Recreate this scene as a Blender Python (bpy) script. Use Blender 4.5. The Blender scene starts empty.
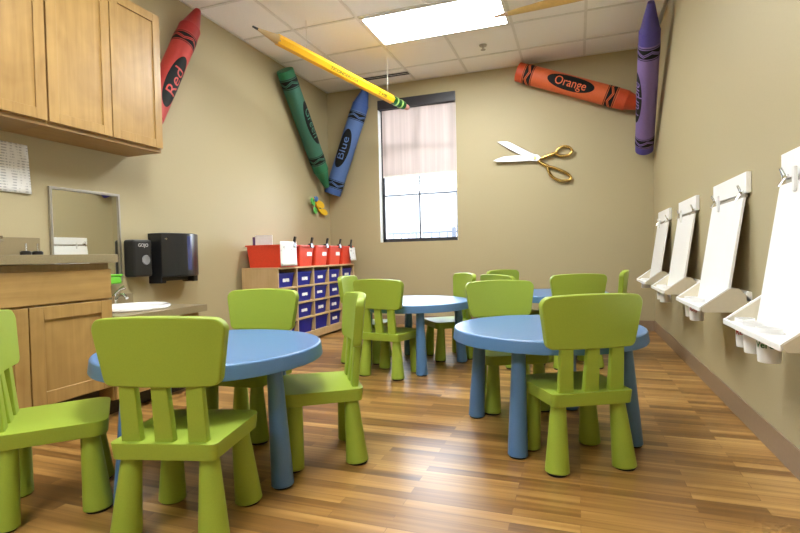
import bpy, bmesh, math, random
from mathutils import Vector, Matrix
random.seed(7)
sc = bpy.context.scene
C = sc.collection
PI = math.pi

# ------------------------------------------------------------------ room numbers (metres)
XL, XR, YB, YF, H = -2.883, 0.729, 5.558, -2.6, 2.838
GX, GY, TILE = -0.514, 4.527, 0.61

# ------------------------------------------------------------------ materials
def new_mat(name):
    m = bpy.data.materials.new(name); m.use_nodes = True
    return m, m.node_tree.nodes, m.node_tree.links, m.node_tree.nodes['Principled BSDF']

def plain(name, col, rough=.5, metal=0, bump=0, scale=60, var=.06, spec=.5, coat=0):
    """a paint/plastic/metal with slight procedural variation and grain"""
    m, N, L, B = new_mat(name)
    tc = N.new('ShaderNodeTexCoord'); nz = N.new('ShaderNodeTexNoise')
    nz.inputs['Scale'].default_value = scale; nz.inputs['Detail'].default_value = 3
    L.new(tc.outputs['Object'], nz.inputs['Vector'])
    rp = N.new('ShaderNodeValToRGB')
    rp.color_ramp.elements[0].position = .3; rp.color_ramp.elements[1].position = .7
    rp.color_ramp.elements[0].color = [c*(1-var) for c in col[:3]]+[1]
    rp.color_ramp.elements[1].color = [min(1, c*(1+var)) for c in col[:3]]+[1]
    L.new(nz.outputs['Fac'], rp.inputs['Fac']); L.new(rp.outputs['Color'], B.inputs['Base Color'])
    B.inputs['Roughness'].default_value = rough; B.inputs['Metallic'].default_value = metal
    B.inputs['Specular IOR Level'].default_value = spec
    if coat: B.inputs['Coat Weight'].default_value = coat
    if bump:
        bp = N.new('ShaderNodeBump'); bp.inputs['Strength'].default_value = bump; bp.inputs['Distance'].default_value = .002
        L.new(nz.outputs['Fac'], bp.inputs['Height']); L.new(bp.outputs['Normal'], B.inputs['Normal'])
    return m

def wood(name, c0, c1, axis=2, rough=.4, scale=1.0):
    """straight-grained wood: noise stretched along one axis"""
    m, N, L, B = new_mat(name)
    tc = N.new('ShaderNodeTexCoord'); mp = N.new('ShaderNodeMapping')
    s = [26*scale]*3; s[axis] = 1.6*scale; mp.inputs['Scale'].default_value = s
    L.new(tc.outputs['Object'], mp.inputs['Vector'])
    n1 = N.new('ShaderNodeTexNoise'); n1.inputs['Scale'].default_value = 1.4; n1.inputs['Detail'].default_value = 6; n1.inputs['Distortion'].default_value = .5
    L.new(mp.outputs['Vector'], n1.inputs['Vector'])
    n2 = N.new('ShaderNodeTexNoise'); n2.inputs['Scale'].default_value = 4.5*scale; n2.inputs['Detail'].default_value = 2; n2.inputs['Distortion'].default_value = 1.2
    L.new(tc.outputs['Object'], n2.inputs['Vector'])
    mx = N.new('ShaderNodeMix'); mx.data_type = 'FLOAT'; mx.inputs[0].default_value = .45
    L.new(n1.outputs['Fac'], mx.inputs[2]); L.new(n2.outputs['Fac'], mx.inputs[3])
    rp = N.new('ShaderNodeValToRGB'); rp.color_ramp.elements[0].position = .32; rp.color_ramp.elements[1].position = .68
    rp.color_ramp.elements[0].color = list(c0)+[1]; rp.color_ramp.elements[1].color = list(c1)+[1]
    L.new(mx.outputs[0], rp.inputs['Fac']); L.new(rp.outputs['Color'], B.inputs['Base Color'])
    B.inputs['Roughness'].default_value = rough
    return m

def floor_mat():
    m, N, L, B = new_mat('wood_strip_floor')
    tc = N.new('ShaderNodeTexCoord')
    bk = N.new('ShaderNodeTexBrick'); bk.offset = .37; bk.offset_frequency = 2; bk.squash = 1
    bk.inputs['Color1'].default_value = (0, 0, 0, 1); bk.inputs['Color2'].default_value = (1, 1, 1, 1)
    bk.inputs['Mortar'].default_value = (.25, .25, .25, 1); bk.inputs['Scale'].default_value = 1
    bk.inputs['Mortar Size'].default_value = .0010; bk.inputs['Brick Width'].default_value = .55; bk.inputs['Row Height'].default_value = .046
    L.new(tc.outputs['Object'], bk.inputs['Vector'])
    mp = N.new('ShaderNodeMapping'); mp.inputs['Scale'].default_value = (1.1, 30, 1)
    L.new(tc.outputs['Object'], mp.inputs['Vector'])
    # shift the grain by strip so that it breaks at the joints
    ad = N.new('ShaderNodeVectorMath'); ad.operation = 'MULTIPLY_ADD'; ad.inputs[1].default_value = (9, 5, 3)
    L.new(bk.outputs['Color'], ad.inputs[0]); L.new(mp.outputs['Vector'], ad.inputs[2])
    nz = N.new('ShaderNodeTexNoise'); nz.inputs['Scale'].default_value = 1.5; nz.inputs['Detail'].default_value = 7; nz.inputs['Distortion'].default_value = .15
    L.new(ad.outputs['Vector'], nz.inputs['Vector'])
    mx = N.new('ShaderNodeMix'); mx.data_type = 'FLOAT'; mx.inputs[0].default_value = .60
    L.new(bk.outputs['Color'], mx.inputs[2]); L.new(nz.outputs['Fac'], mx.inputs[3])
    rp = N.new('ShaderNodeValToRGB'); e = rp.color_ramp.elements
    e[0].position = .18; e[0].color = (0.1043, 0.045, 0.01012, 1)
    e[1].position = .80; e[1].color = (0.549, 0.3319, 0.1103, 1)
    a = e.new(.42); a.color = (0.2306, 0.1103, 0.02587, 1)
    b = e.new(.60); b.color = (0.3788, 0.2003, 0.054, 1)
    L.new(mx.outputs[0], rp.inputs['Fac']); L.new(rp.outputs['Color'], B.inputs['Base Color'])
    n3 = N.new('ShaderNodeTexNoise'); n3.inputs['Scale'].default_value = 3; L.new(tc.outputs['Object'], n3.inputs['Vector'])
    mr = N.new('ShaderNodeMapRange'); mr.inputs[3].default_value = .25; mr.inputs[4].default_value = .36
    L.new(n3.outputs['Fac'], mr.inputs[0]); L.new(mr.outputs[0], B.inputs['Roughness'])
    B.inputs['Specular IOR Level'].default_value = .75
    bp = N.new('ShaderNodeBump'); bp.inputs['Strength'].default_value = .12; bp.inputs['Distance'].default_value = .001
    L.new(nz.outputs['Fac'], bp.inputs['Height']); L.new(bp.outputs['Normal'], B.inputs['Normal'])
    return m

def emit(name, col, strength):
    m = bpy.data.materials.new(name); m.use_nodes = True; N = m.node_tree.nodes; L = m.node_tree.links
    N.clear(); o = N.new('ShaderNodeOutputMaterial'); e = N.new('ShaderNodeEmission')
    e.inputs['Color'].default_value = list(col)+[1]; e.inputs['Strength'].default_value = strength
    L.new(e.outputs[0], o.inputs['Surface']); return m

def glass_mat():
    m = bpy.data.materials.new('window_glass'); m.use_nodes = True; N = m.node_tree.nodes; L = m.node_tree.links
    N.clear(); o = N.new('ShaderNodeOutputMaterial'); t = N.new('ShaderNodeBsdfTransparent'); g = N.new('ShaderNodeBsdfGlossy')
    t.inputs['Color'].default_value = (.95, .97, .97, 1); g.inputs['Roughness'].default_value = .02
    f = N.new('ShaderNodeFresnel'); f.inputs['IOR'].default_value = 1.35
    mx = N.new('ShaderNodeMixShader'); L.new(f.outputs[0], mx.inputs[0]); L.new(t.outputs[0], mx.inputs[1]); L.new(g.outputs[0], mx.inputs[2])
    L.new(mx.outputs[0], o.inputs['Surface']); return m

def translucent(name, col, amount, stripes=0):
    m = bpy.data.materials.new(name); m.use_nodes = True; N = m.node_tree.nodes; L = m.node_tree.links
    N.clear(); o = N.new('ShaderNodeOutputMaterial'); d = N.new('ShaderNodeBsdfDiffuse'); t = N.new('ShaderNodeBsdfTranslucent')
    mx = N.new('ShaderNodeMixShader'); mx.inputs[0].default_value = amount
    tc = N.new('ShaderNodeTexCoord'); mp = N.new('ShaderNodeMapping'); mp.inputs['Scale'].default_value = (stripes or 40, stripes or 40, .5 if stripes else 40)
    nz = N.new('ShaderNodeTexNoise'); nz.inputs['Scale'].default_value = 1; nz.inputs['Detail'].default_value = 2
    L.new(tc.outputs['Object'], mp.inputs['Vector']); L.new(mp.outputs['Vector'], nz.inputs['Vector'])
    rp = N.new('ShaderNodeValToRGB'); rp.color_ramp.elements[0].position = .35; rp.color_ramp.elements[1].position = .65
    k = .86 if stripes else .97
    rp.color_ramp.elements[0].color = [c*k for c in col]+[1]; rp.color_ramp.elements[1].color = list(col)+[1]
    L.new(nz.outputs['Fac'], rp.inputs['Fac'])
    L.new(rp.outputs[0], d.inputs['Color']); L.new(rp.outputs[0], t.inputs['Color'])
    L.new(d.outputs[0], mx.inputs[1]); L.new(t.outputs[0], mx.inputs[2]); L.new(mx.outputs[0], o.inputs['Surface']); return m

def printed(name, axis_scale, lo=.52, ink=(.18, .18, .2), paper=(.82, .82, .80), lines=0):
    """white paper with small grey print; with LINES, words set in level rows"""
    m, N, L, B = new_mat(name)
    tc = N.new('ShaderNodeTexCoord'); mp = N.new('ShaderNodeMapping'); mp.inputs['Scale'].default_value = axis_scale
    L.new(tc.outputs['Object'], mp.inputs['Vector'])
    nz = N.new('ShaderNodeTexNoise'); nz.inputs['Scale'].default_value = 1; nz.inputs['Detail'].default_value = 4 if not lines else 1
    L.new(mp.outputs['Vector'], nz.inputs['Vector'])
    rp = N.new('ShaderNodeValToRGB'); rp.color_ramp.elements[0].position = lo; rp.color_ramp.elements[1].position = lo+.16
    L.new(nz.outputs['Fac'], rp.inputs['Fac']); fac = rp.outputs['Color']
    if lines:
        sp = N.new('ShaderNodeSeparateXYZ'); L.new(tc.outputs['Object'], sp.inputs[0])
        a = N.new('ShaderNodeMath'); a.operation = 'MULTIPLY'; a.inputs[1].default_value = lines; L.new(sp.outputs['Z'], a.inputs[0])
        f = N.new('ShaderNodeMath'); f.operation = 'FRACT'; L.new(a.outputs[0], f.inputs[0])
        g = N.new('ShaderNodeMath'); g.operation = 'LESS_THAN'; g.inputs[1].default_value = .45; L.new(f.outputs[0], g.inputs[0])
        h = N.new('ShaderNodeMath'); h.operation = 'MULTIPLY'; L.new(g.outputs[0], h.inputs[0]); L.new(rp.outputs['Color'], h.inputs[1]); fac = h.outputs[0]
    mx = N.new('ShaderNodeMix'); mx.data_type = 'RGBA'; mx.inputs[6].default_value = list(paper)+[1]; mx.inputs[7].default_value = list(ink)+[1]
    L.new(fac, mx.inputs[0]); L.new(mx.outputs[2], B.inputs['Base Color']); B.inputs['Roughness'].default_value = .8
    return m

M = {}
M['wall'] = plain('tan_wall_paint', (0.4218, 0.3581, 0.2081), .55, bump=.10, scale=220, var=.02, spec=.35)
M['ceiling'] = plain('ceiling_tile', (.90, .89, .865), .9, bump=.25, scale=180, var=.04, spec=.1)
M['grid'] = plain('ceiling_grid_paint', (.74, .73, .69), .6)
M['white'] = plain('white_laminate', (.90, .90, .885), .35, var=.01)
M['cream'] = plain('cream_laminate', (.66, .60, .46), .5, var=.02)
M['whiteframe'] = plain('white_enamel', (.80, .80, .78), .4, var=.01)
M['floor'] = floor_mat()
M['base'] = plain('brown_vinyl_base', (0.258, 0.1763, 0.1075), .45, var=.04)
M['green'] = plain('lime_green_plastic', (0.3034, 0.4094, 0.04334), .42, bump=.12, scale=260, var=.03)
M['blue'] = plain('mid_blue_plastic', (0.08579, 0.1941, 0.3883), .34, bump=.15, scale=260, var=.04)
M['pad'] = plain('dark_rubber', (.02, .02, .022), .7)
M['maple'] = wood('maple_veneer_upright_grain', (0.3182, 0.1806, 0.05332), (0.4644, 0.2881, 0.09632), 2, .38)
M['maple_h'] = wood('maple_veneer_level_grain', (0.3182, 0.1806, 0.05332), (0.4644, 0.2881, 0.09632), 1, .38)
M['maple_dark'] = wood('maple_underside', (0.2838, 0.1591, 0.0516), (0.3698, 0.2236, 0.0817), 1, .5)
M['birch'] = wood('birch_ply', (0.4816, 0.3268, 0.1548), (0.5848, 0.4214, 0.2236), 2, .45)
M['counter'] = plain('khaki_counter_laminate', (0.258, 0.2021, 0.1075), .4, scale=320, var=.12)
M['gap'] = plain('dark_toe_kick_paint', (.05, .035, .02), .8)  # near-black brown for the recessed toe kicks
M['porcelain'] = plain('white_porcelain', (.85, .85, .84), .12, var=.01, coat=.5)
M['chrome'] = plain('chrome', (.75, .75, .76), .12, metal=1, var=.02)
M['steel'] = plain('brushed_steel', (.46, .43, .38), .38, metal=1, var=.05)
M['mirror'] = plain('mirror_silver', (.86, .88, .84), .015, metal=1, var=0)
M['black'] = plain('black_plastic', (.012, .012, .013), .28)
M['smoke'] = plain('smoky_blue_plastic', (.05, .06, .16), .2)
M['greybtn'] = plain('grey_plastic', (.20, .20, .20), .3)
M['bronze'] = plain('dark_bronze_aluminium', (.028, .028, .034), .4)
M['bluebin'] = plain('royal_blue_plastic', (.008, .013, .25), .42, var=.05, spec=.3)
M['redbin'] = plain('bright_red_plastic', (.74, .060, .026), .38, var=.05)
M['paper'] = plain('white_paper', (.82, .82, .82), .8, var=.02)
M['card'] = printed('printed_label_card', (60, 60, 160), .56)
M['notice'] = printed('printed_notice', (20, 70, 14), .42, ink=(.50, .50, .51), lines=66)
M['sheet'] = printed('printed_task_sheet', (14, 14, 22), .60)
M['gold'] = plain('polished_gold', (.62, .42, .13), .22, metal=1, var=.06)
M['blade'] = plain('polished_blade_steel', (.60, .60, .61), .38, metal=1, var=.03)
M['pencil'] = plain('yellow_pencil_paint', (.83, .44, .012), .3, var=.03)
M['rodwood'] = plain('varnished_golden_wood', (.70, .47, .16), .28, var=.06, coat=.5)
M['rodtip'] = plain('pale_pink_wood', (.62, .42, .28), .4, var=.05)
M['cedar'] = wood('sharpened_cedar', (.45, .30, .14), (.60, .43, .22), 2, .6)
M['lead'] = plain('graphite', (.02, .018, .02), .35)
M['ferrule'] = plain('green_ferrule', (.01, .12, .03), .3, metal=.6)
M['ferrule_band'] = plain('pale_green_ferrule_band', (.42, .70, .20), .3, metal=.4)
M['eraser'] = plain('pink_eraser', (.62, .30, .27), .8)
M['print_green'] = plain('dark_green_print', (.03, .07, .015), .5)
M['string'] = plain('pale_string', (.68, .66, .58), .8)
M['blind'] = translucent('roller_blind_fabric', (.66, .585, .55), .42, stripes=26)
M['glass'] = glass_mat()
M['bldg'] = plain('pale_stucco', (.11, .115, .13), .9, scale=3, var=.04)
M['bldgwin'] = plain('pale_window_band', (.07, .08, .10), .4)
M['rail'] = plain('blue_grey_railing', (.012, .016, .028), .5)
M['ground'] = plain('pale_concrete', (.62, .61, .58), .9, scale=4)
M['diffuser'] = emit('lit_diffuser', (.955, .985, 1.0), 11.5)
M['ventblack'] = plain('black_slot', (.012, .012, .012), .6)
M['cup'] = translucent('frosted_white_plastic', (.90, .90, .89), .35)
M['txtred'] = plain('red_marker', (.55, .05, .03), .6)
M['txtgreen'] = plain('green_marker', (.02, .16, .05), .6)
M['txtwhite'] = plain('white_print', (.75, .75, .75), .5)
M['fl_green'] = plain('green_foam', (.10, .52, .10), .7)
M['fl_yellow'] = plain('yellow_foam', (.80, .50, .015), .7)
M['fl_blue'] = plain('blue_foam', (.08, .22, .55), .7)
M['soapgreen'] = plain('green_soap_plastic', (.14, .50, .03), .35)
M['purplebook'] = plain('purple_cover', (.10, .03, .12), .6)
M['cr_black'] = plain('crayon_black_print', (.007, .008, .008), .65, spec=.25)

# ------------------------------------------------------------------ mesh builder
class MB:
    def __init__(s): s.bm = bmesh.new()
    def _add(s, t):
        me = bpy.data.meshes.new('tmp'); t.to_mesh(me); t.free(); s.bm.from_mesh(me); bpy.data.meshes.remove(me); return s
    def box(s, a, b, bev=0, seg=2, mtx=None):
        t = bmesh.new(); bmesh.ops.create_cube(t, size=1)
        for v in t.verts:
            v.co = Vector([(a[i]+b[i])/2+v.co[i]*(b[i]-a[i]) for i in range(3)])
        if bev: bmesh.ops.bevel(t, geom=t.edges[:], offset=bev, segments=seg, affect='EDGES', profile=.5)
        if mtx: t.transform(mtx)
        return s._add(t)
    def prism(s, bottom, top, bev=0, seg=2, mtx=None):
        """two matching outlines of 3-D points joined into a solid"""
        t = bmesh.new(); A = [t.verts.new(p) for p in bottom]; Bv = [t.verts.new(p) for p in top]; n = len(A)
        t.faces.new(A[::-1]); t.faces.new(Bv)
        for i in range(n): t.faces.new((A[i], A[(i+1) % n], Bv[(i+1) % n], Bv[i]))
        bmesh.ops.recalc_face_normals(t, faces=t.faces[:])
        if bev: bmesh.ops.bevel(t, geom=t.edges[:], offset=bev, segments=seg, affect='EDGES', profile=.5)
        if mtx: t.transform(mtx)
        return s._add(t)
    def lathe(s, prof, seg=32, mtx=None, sx=1, sy=1):
        t = bmesh.new(); rings = []
        for r, z in prof:
            if r < 1e-6: rings.append([t.verts.new((0, 0, z))])
            else: rings.append([t.verts.new((r*sx*math.cos(2*PI*i/seg), r*sy*math.sin(2*PI*i/seg), z)) for i in range(seg)])
        for a, b in zip(rings, rings[1:]):
            for i in range(seg):
                j = (i+1) % seg
                if len(a) == 1 and len(b) == 1: continue
                if len(a) == 1: t.faces.new((a[0], b[i], b[j]))
                elif len(b) == 1: t.faces.new((a[i], a[j], b[0]))
                else: t.faces.new((a[i], a[j], b[j], b[i]))
        if len(rings[0]) > 1 and abs(prof[0][0]-prof[-1][0])+abs(prof[0][1]-prof[-1][1]) > 1e-6:
            t.faces.new(rings[0][::-1]); 
            if len(rings[-1]) > 1: t.faces.new(rings[-1])
        bmesh.ops.recalc_face_normals(t, faces=t.faces[:])
        if mtx: t.transform(mtx)
        return s._add(t)
    def cone(s, p0, p1, r0, r1, seg=24, rnd=0):
        p0, p1 = Vector(p0), Vector(p1); d = p1-p0; l = d.length
        prof = [(0, 0), (r0-rnd, 0), (r0, rnd), (r1, l-rnd), (r1-rnd, l), (0, l)] if rnd else [(0, 0), (r0, 0), (r1, l), (0, l)]
        q = Vector((0, 0, 1)).rotation_difference(d.normalized()).to_matrix().to_4x4()
        return s.lathe(prof, seg, Matrix.Translation(p0) @ q)
    def tube(s, pts, r, closed=False, seg=10):
        pts = [Vector(p) for p in pts]; n = len(pts); t = bmesh.new(); rings = []
        up = None
        for i, p in enumerate(pts):
            if closed: d = pts[(i+1) % n]-pts[i-1]
            else: d = pts[min(i+1, n-1)]-pts[max(i-1, 0)]
            d.normalize()
            if up is None: up = d.orthogonal().normalized()
            up = (up-d*up.dot(d)).normalized(); w = d.cross(up)
            rr = r[i] if isinstance(r, (list, tuple)) else r
            rings.append([t.verts.new(p+up*rr*math.cos(2*PI*k/seg)+w*rr*math.sin(2*PI*k/seg)) for k in range(seg)])
        for i in range(n if closed else n-1):
            a, b = rings[i], rings[(i+1) % n]
            for k in range(seg): t.faces.new((a[k], a[(k+1) % seg], b[(k+1) % seg], b[k]))
        if not closed: t.faces.new(rings[0][::-1]); t.faces.new(rings[-1])
        bmesh.ops.recalc_face_normals(t, faces=t.faces[:])
        return s._add(t)
    def grid(s, fn, nu, nv):
        t = bmesh.new(); V = [[t.verts.new(fn(i/nu, j/nv)) for j in range(nv+1)] for i in range(nu+1)]
        for i in range(nu):
            for j in range(nv): t.faces.new((V[i][j], V[i+1][j], V[i+1][j+1], V[i][j+1]))
        return s._add(t)
    def build(s, name, mat, parent=None, world=False, ang=38):
        bm = s.bm
        if parent is not None and world:
            bm.transform(Matrix.Translation(-parent.location))
        bm.normal_update()
        for f in bm.faces: f.smooth = True
        for e in bm.edges:
            if len(e.link_faces) == 2 and e.calc_face_angle(0) > math.radians(ang): e.smooth = False
        me = bpy.data.meshes.new(name); bm.to_mesh(me); bm.free()
        me.materials.append(M[mat] if isinstance(mat, str) else mat)
        o = bpy.data.objects.new(name, me); C.objects.link(o)
        if parent is not None: o.parent = parent
        wn = o.modifiers.new('weighted_normals', 'WEIGHTED_NORMAL'); wn.keep_sharp = True
        return o

def tag(o, label, cat, group=None):
    o['label'] = label; o['category'] = cat
    if group: o['group'] = group
    return o
def thing(name, label, cat, loc=(0, 0, 0), rotz=0, group=None):
    o = bpy.data.objects.new(name, None); C.objects.link(o); o.empty_display_size = .05
    o.location = loc; o.rotation_euler = (0, 0, rotz); return tag(o, label, cat, group)
def structure(o): o['kind'] = 'structure'; return o
def copy_tree(o, parent=None):
    c = o.copy(); C.objects.link(c)
    if parent is not None: c.parent = parent
    for ch in o.children: copy_tree(ch, c)
    return c
def arc_outline(pts, rads, n=6):
    """rounded corners on a 2-D outline"""
    out = []; k = len(pts)
    for i in range(k):
        p, a, b = Vector(pts[i]), Vector(pts[i-1]), Vector(pts[(i+1) % k]); r = rads[i]
        if r <= 0: out.append(tuple(p)); continue
        da, db = (a-p).normalized(), (b-p).normalized(); ang = da.angle(db)
        d = r/math.tan(ang/2); c = p+(da+db).normalized()*(r/math.sin(ang/2)); s0, s1 = p+da*d-c, p+db*d-c
        tot = s0.angle_signed(s1)
        for j in range(n+1):
            th = -tot*j/n; out.append((c.x+s0.x*math.cos(th)-s0.y*math.sin(th), c.y+s0.x*math.sin(th)+s0.y*math.cos(th)))
    return out
def text_bm(body, size, extrude=0.0, bold=0.0):
    cu = bpy.data.curves.new('lettering', 'FONT'); cu.body = body; cu.size = size; cu.align_x = 'CENTER'; cu.align_y = 'CENTER'; cu.extrude = extrude; cu.offset = bold
    cu.resolution_u = 4
    o = bpy.data.objects.new('lettering_tmp', cu); C.objects.link(o); bpy.context.view_layer.update()
    dg = bpy.context.evaluated_depsgraph_get(); me = bpy.data.meshes.new_from_object(o.evaluated_get(dg))
    b = bmesh.new(); b.from_mesh(me); bpy.data.meshes.remove(me); bpy.data.objects.remove(o); bpy.data.curves.remove(cu)
    return b
def lettering(body, size, mat, parent, mtx, sx=1, extrude=.0006, bold=0.0):
    b = text_bm(body, size, extrude, bold); b.transform(Matrix.Diagonal((sx, 1, 1, 1))); b.transform(mtx)
    mb = MB(); mb.bm.free(); mb.bm = b
    return mb.build('lettering', mat, parent)

# ================================================================== THE ROOM
def wall_box(name, a, b, mat='wall'): return structure(MB().box(a, b).build(name, mat))
structure(MB().box((XL-.15, YF-.15, -.1), (XR+.15, YB+.2, 0)).build('floor', 'floor'))
structure(MB().box((XL-.15, YF-.15, H), (XR+.15, YB+.2, H+.12)).build('ceiling', 'ceiling'))
wall_box('wall_left', (XL-.15, YF-.15, 0), (XL, YB+.2, H))
wall_box('wall_right', (XR, YF-.15, 0), (XR+.15, YB+.2, H))
wall_box('wall_front', (XL, YF-.15, 0), (XR, YF, H))
WX0, WX1, WZ0, WZ1 = -2.215, -1.268, .975, 2.64     # window opening
mb = MB()
mb.box((XL, YB, 0), (WX0, YB+.2, H)); mb.box((WX1, YB, 0), (XR, YB+.2, H))
mb.box((WX0, YB, 0), (WX1, YB+.2, WZ0)); mb.box((WX0, YB, WZ1), (WX1, YB+.2, H))
structure(mb.build('wall_back', 'wall'))
# white plaster lining of the window opening
mb = MB()
mb.box((WX0, YB+.001, WZ0), (WX0+.006, YB+.2, WZ1)); mb.box((WX1-.004, YB+.001, WZ0), (WX1, YB+.2, WZ1))
pass
structure(mb.build('trim_1', 'whiteframe'))
# vinyl baseboards
structure(MB().box((XR-.008, YF, 0), (XR, YB, .105), .002).build('baseboard_right', 'base'))
structure(MB().box((XL, YB-.008, 0), (XR, YB, .105), .002).build('baseboard_back', 'base'))
structure(MB().box((XL, 2.62, 0), (XL+.008, YB, .105), .002).build('baseboard_left', 'base'))
# ceiling grid: inverted T bars
mb = MB(); w = .012
i = -5
for i in range(-4, 3):
    x = GX+i*TILE
    if XL < x < XR: mb.box((x-w, YF, H-.006), (x+w, YB, H+.01))
for j in range(-12, 2):
    y = GY+j*TILE
    if YF < y < YB: mb.box((XL, y-w, H-.006), (XR, y+w, H+.01))
mb.box((XL, YF, H-.006), (XL+.02, YB, H+.01)); mb.box((XR-.02, YF, H-.006), (XR, YB, H+.01)); mb.box((XL, YB-.02, H-.006), (XR, YB, H+.01))
structure(mb.build('trim_2', 'grid'))

# ---- window: frame, panes, mullions
GYY = YB+.11
wf = bpy.data.objects.new('window_1', None); C.objects.link(wf); wf.location = ((WX0+WX1)/2, GYY, WZ0); structure(wf)
mb = MB(); f = .036
mb.box((WX0+.006, GYY-.03, WZ0+.006), (WX0+.006+f, GYY+.03, WZ1)); mb.box((WX1-.006-f*.6, GYY-.03, WZ0+.006), (WX1-.006, GYY+.03, WZ1))
mb.box((WX0+.006, GYY-.03, WZ0), (WX1-.006, GYY+.03, WZ0+.006+f)); mb.box((WX0+.006, GYY-.03, WZ1-f), (WX1-.006, GYY+.03, WZ1))
mb.build('window_frame', 'bronze', wf, True)
mb = MB()
mb.box((-1.749, GYY-.02, WZ0+.03), (-1.733, GYY+.02, WZ1-.03))
for z in (1.535, 2.09): mb.box((WX0+.03, GYY-.018, z-.007), (WX1-.02, GYY+.018, z+.007))
mb.build('muntin', 'bronze', wf, True)
MB().box((WX0+.03, GYY-.003, WZ0+.03), (WX1-.02, GYY+.003, WZ1-.03)).build('glass_pane', 'glass', wf, True)

# roller blind
rb = thing('roller_blind', 'half lowered pale pinkish roller blind with dark headbox in the window', 'blind', (-1.74, YB+.05, 1.75))
MB().box((WX0+.035, YB+.048, 1.765), (WX1-.012, YB+.050, 2.58)).build('blind_fabric', 'blind', rb, True)
MB().box((WX0+.002, YB-.012, 2.545), (WX1-.002, YB+.075, 2.655), .004).build('headbox', 'bronze', rb, True)
MB().box((WX0+.035, YB+.043, 1.745), (WX1-.012, YB+.055, 1.768), .003).build('hem_bar', 'whiteframe', rb, True)

# ================================================================== OUTSIDE
gr = structure(MB().box((-45, YB+.6, -.5), (30, 60, -.3)).build('ground_outside', 'ground'))
b = thing('pale_building', 'pale overexposed building seen through the lower window panes', 'building', (-11, 32, -.3))
mb = MB(); mb.box((-26, 30, -.3), (2, 40, 4.55)); mb.build('building_wall', 'bldg', b, True)
MB().box((-26.2, 29.8, 4.55), (2.2, 40.2, 4.8)).build('parapet', 'bldg', b, True)
for k in range(8):
    MB().box((-20+k*2.6, 29.93, 1.6), (-18.6+k*2.6, 30.02, 3.4)).build('window', 'bldgwin', b, True)
rl = thing('outdoor_railing', 'low blue grey metal railing outside the bottom of the window', 'railing', (-2.8, 8.95, -.3))
mb = MB(); mb.box((-5, 8.93, 1.21), (1, 8.97, 1.245)); mb.build('top_rail', 'rail', rl, True)
MB().box((-5, 8.93, .55), (1, 8.97, .58)).build('bottom_rail', 'rail', rl, True)
mb = MB()
for k in range(40): mb.box((-4.95+k*.15, 8.942, .56), (-4.928+k*.15, 8.958, 1.22))
mb.build('balusters', 'rail', rl, True)
for x in (-4.9, -3.47, -2.11, 0.9): MB().box((x-.04, 8.91, -.3), (x+.04, 8.99, 1.31), .006).build('post', 'rail', rl, True)

# ================================================================== CEILING FITTINGS
def troffer(x0, y0, label):
    t = thing('ceiling_light', label, 'light', (x0+TILE, y0+TILE/2, H-.012))
    mb = MB(); a, bb, c, d = x0+.014, x0+2*TILE-.014, y0+.014, y0+TILE-.014; e = .022
    mb.box((a, c, H-.012), (bb, c+e, H-.0005)); mb.box((a, d-e, H-.012), (bb, d, H-.0005)); mb.box((a, c+e, H-.012), (a+e, d-e, H-.0005)); mb.box((bb-e, c+e, H-.012), (bb, d-e, H-.0005))
    mb.build('light_frame', 'whiteframe', t, True)
    MB().box((a+e, c+e, H-.008), (bb-e, d-e, H-.001)).build('diffuser', 'diffuser', t, True)
troffer(GX-2*TILE, GY-TILE, 'large bright rectangular ceiling light panel above the tables')
troffer(GX-2*TILE, GY-5*TILE, 'added ceiling light panel out of view over the front tables, for extra light')  # unseen troffer, added to brighten ceiling, tables and cabinet fronts
troffer(GX-2*TILE, GY-9*TILE, 'added ceiling light panel out of view behind the camera, for extra light')  # unseen troffer behind the camera, added as extra room light
v = thing('air_slot_diffuser', 'narrow black twin slot air vent in the ceiling near the window', 'vent', (-2.03, 5.27, H))
MB().box((-2.345, 5.235, H-.010), (-1.72, 5.325, H-.0005)).build('vent_body', 'whiteframe', v, True)
for y in (5.240, 5.288): MB().box((-2.34, y, H-.0135), (-1.725, y+.030, H-.008)).build('slot', 'ventblack', v, True)
s = thing('fire_sprinkler', 'small metal fire sprinkler head on the ceiling past the light', 'sprinkler', (-.833, 4.89, H))
MB().lathe([(0, -.001), (.038, -.001), (.034, -.012), (.014, -.014), (0, -.014)], 20).build('escutcheon', 'steel', s)
MB().lathe([(0, -.012), (.011, -.012), (.010, -.045), (0, -.045)], 12).build('nozzle', 'steel', s)
MB().lathe([(0, -.045), (.024, -.045), (.024, -.048), (0, -.048)], 16).build('deflector', 'steel', s)

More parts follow.
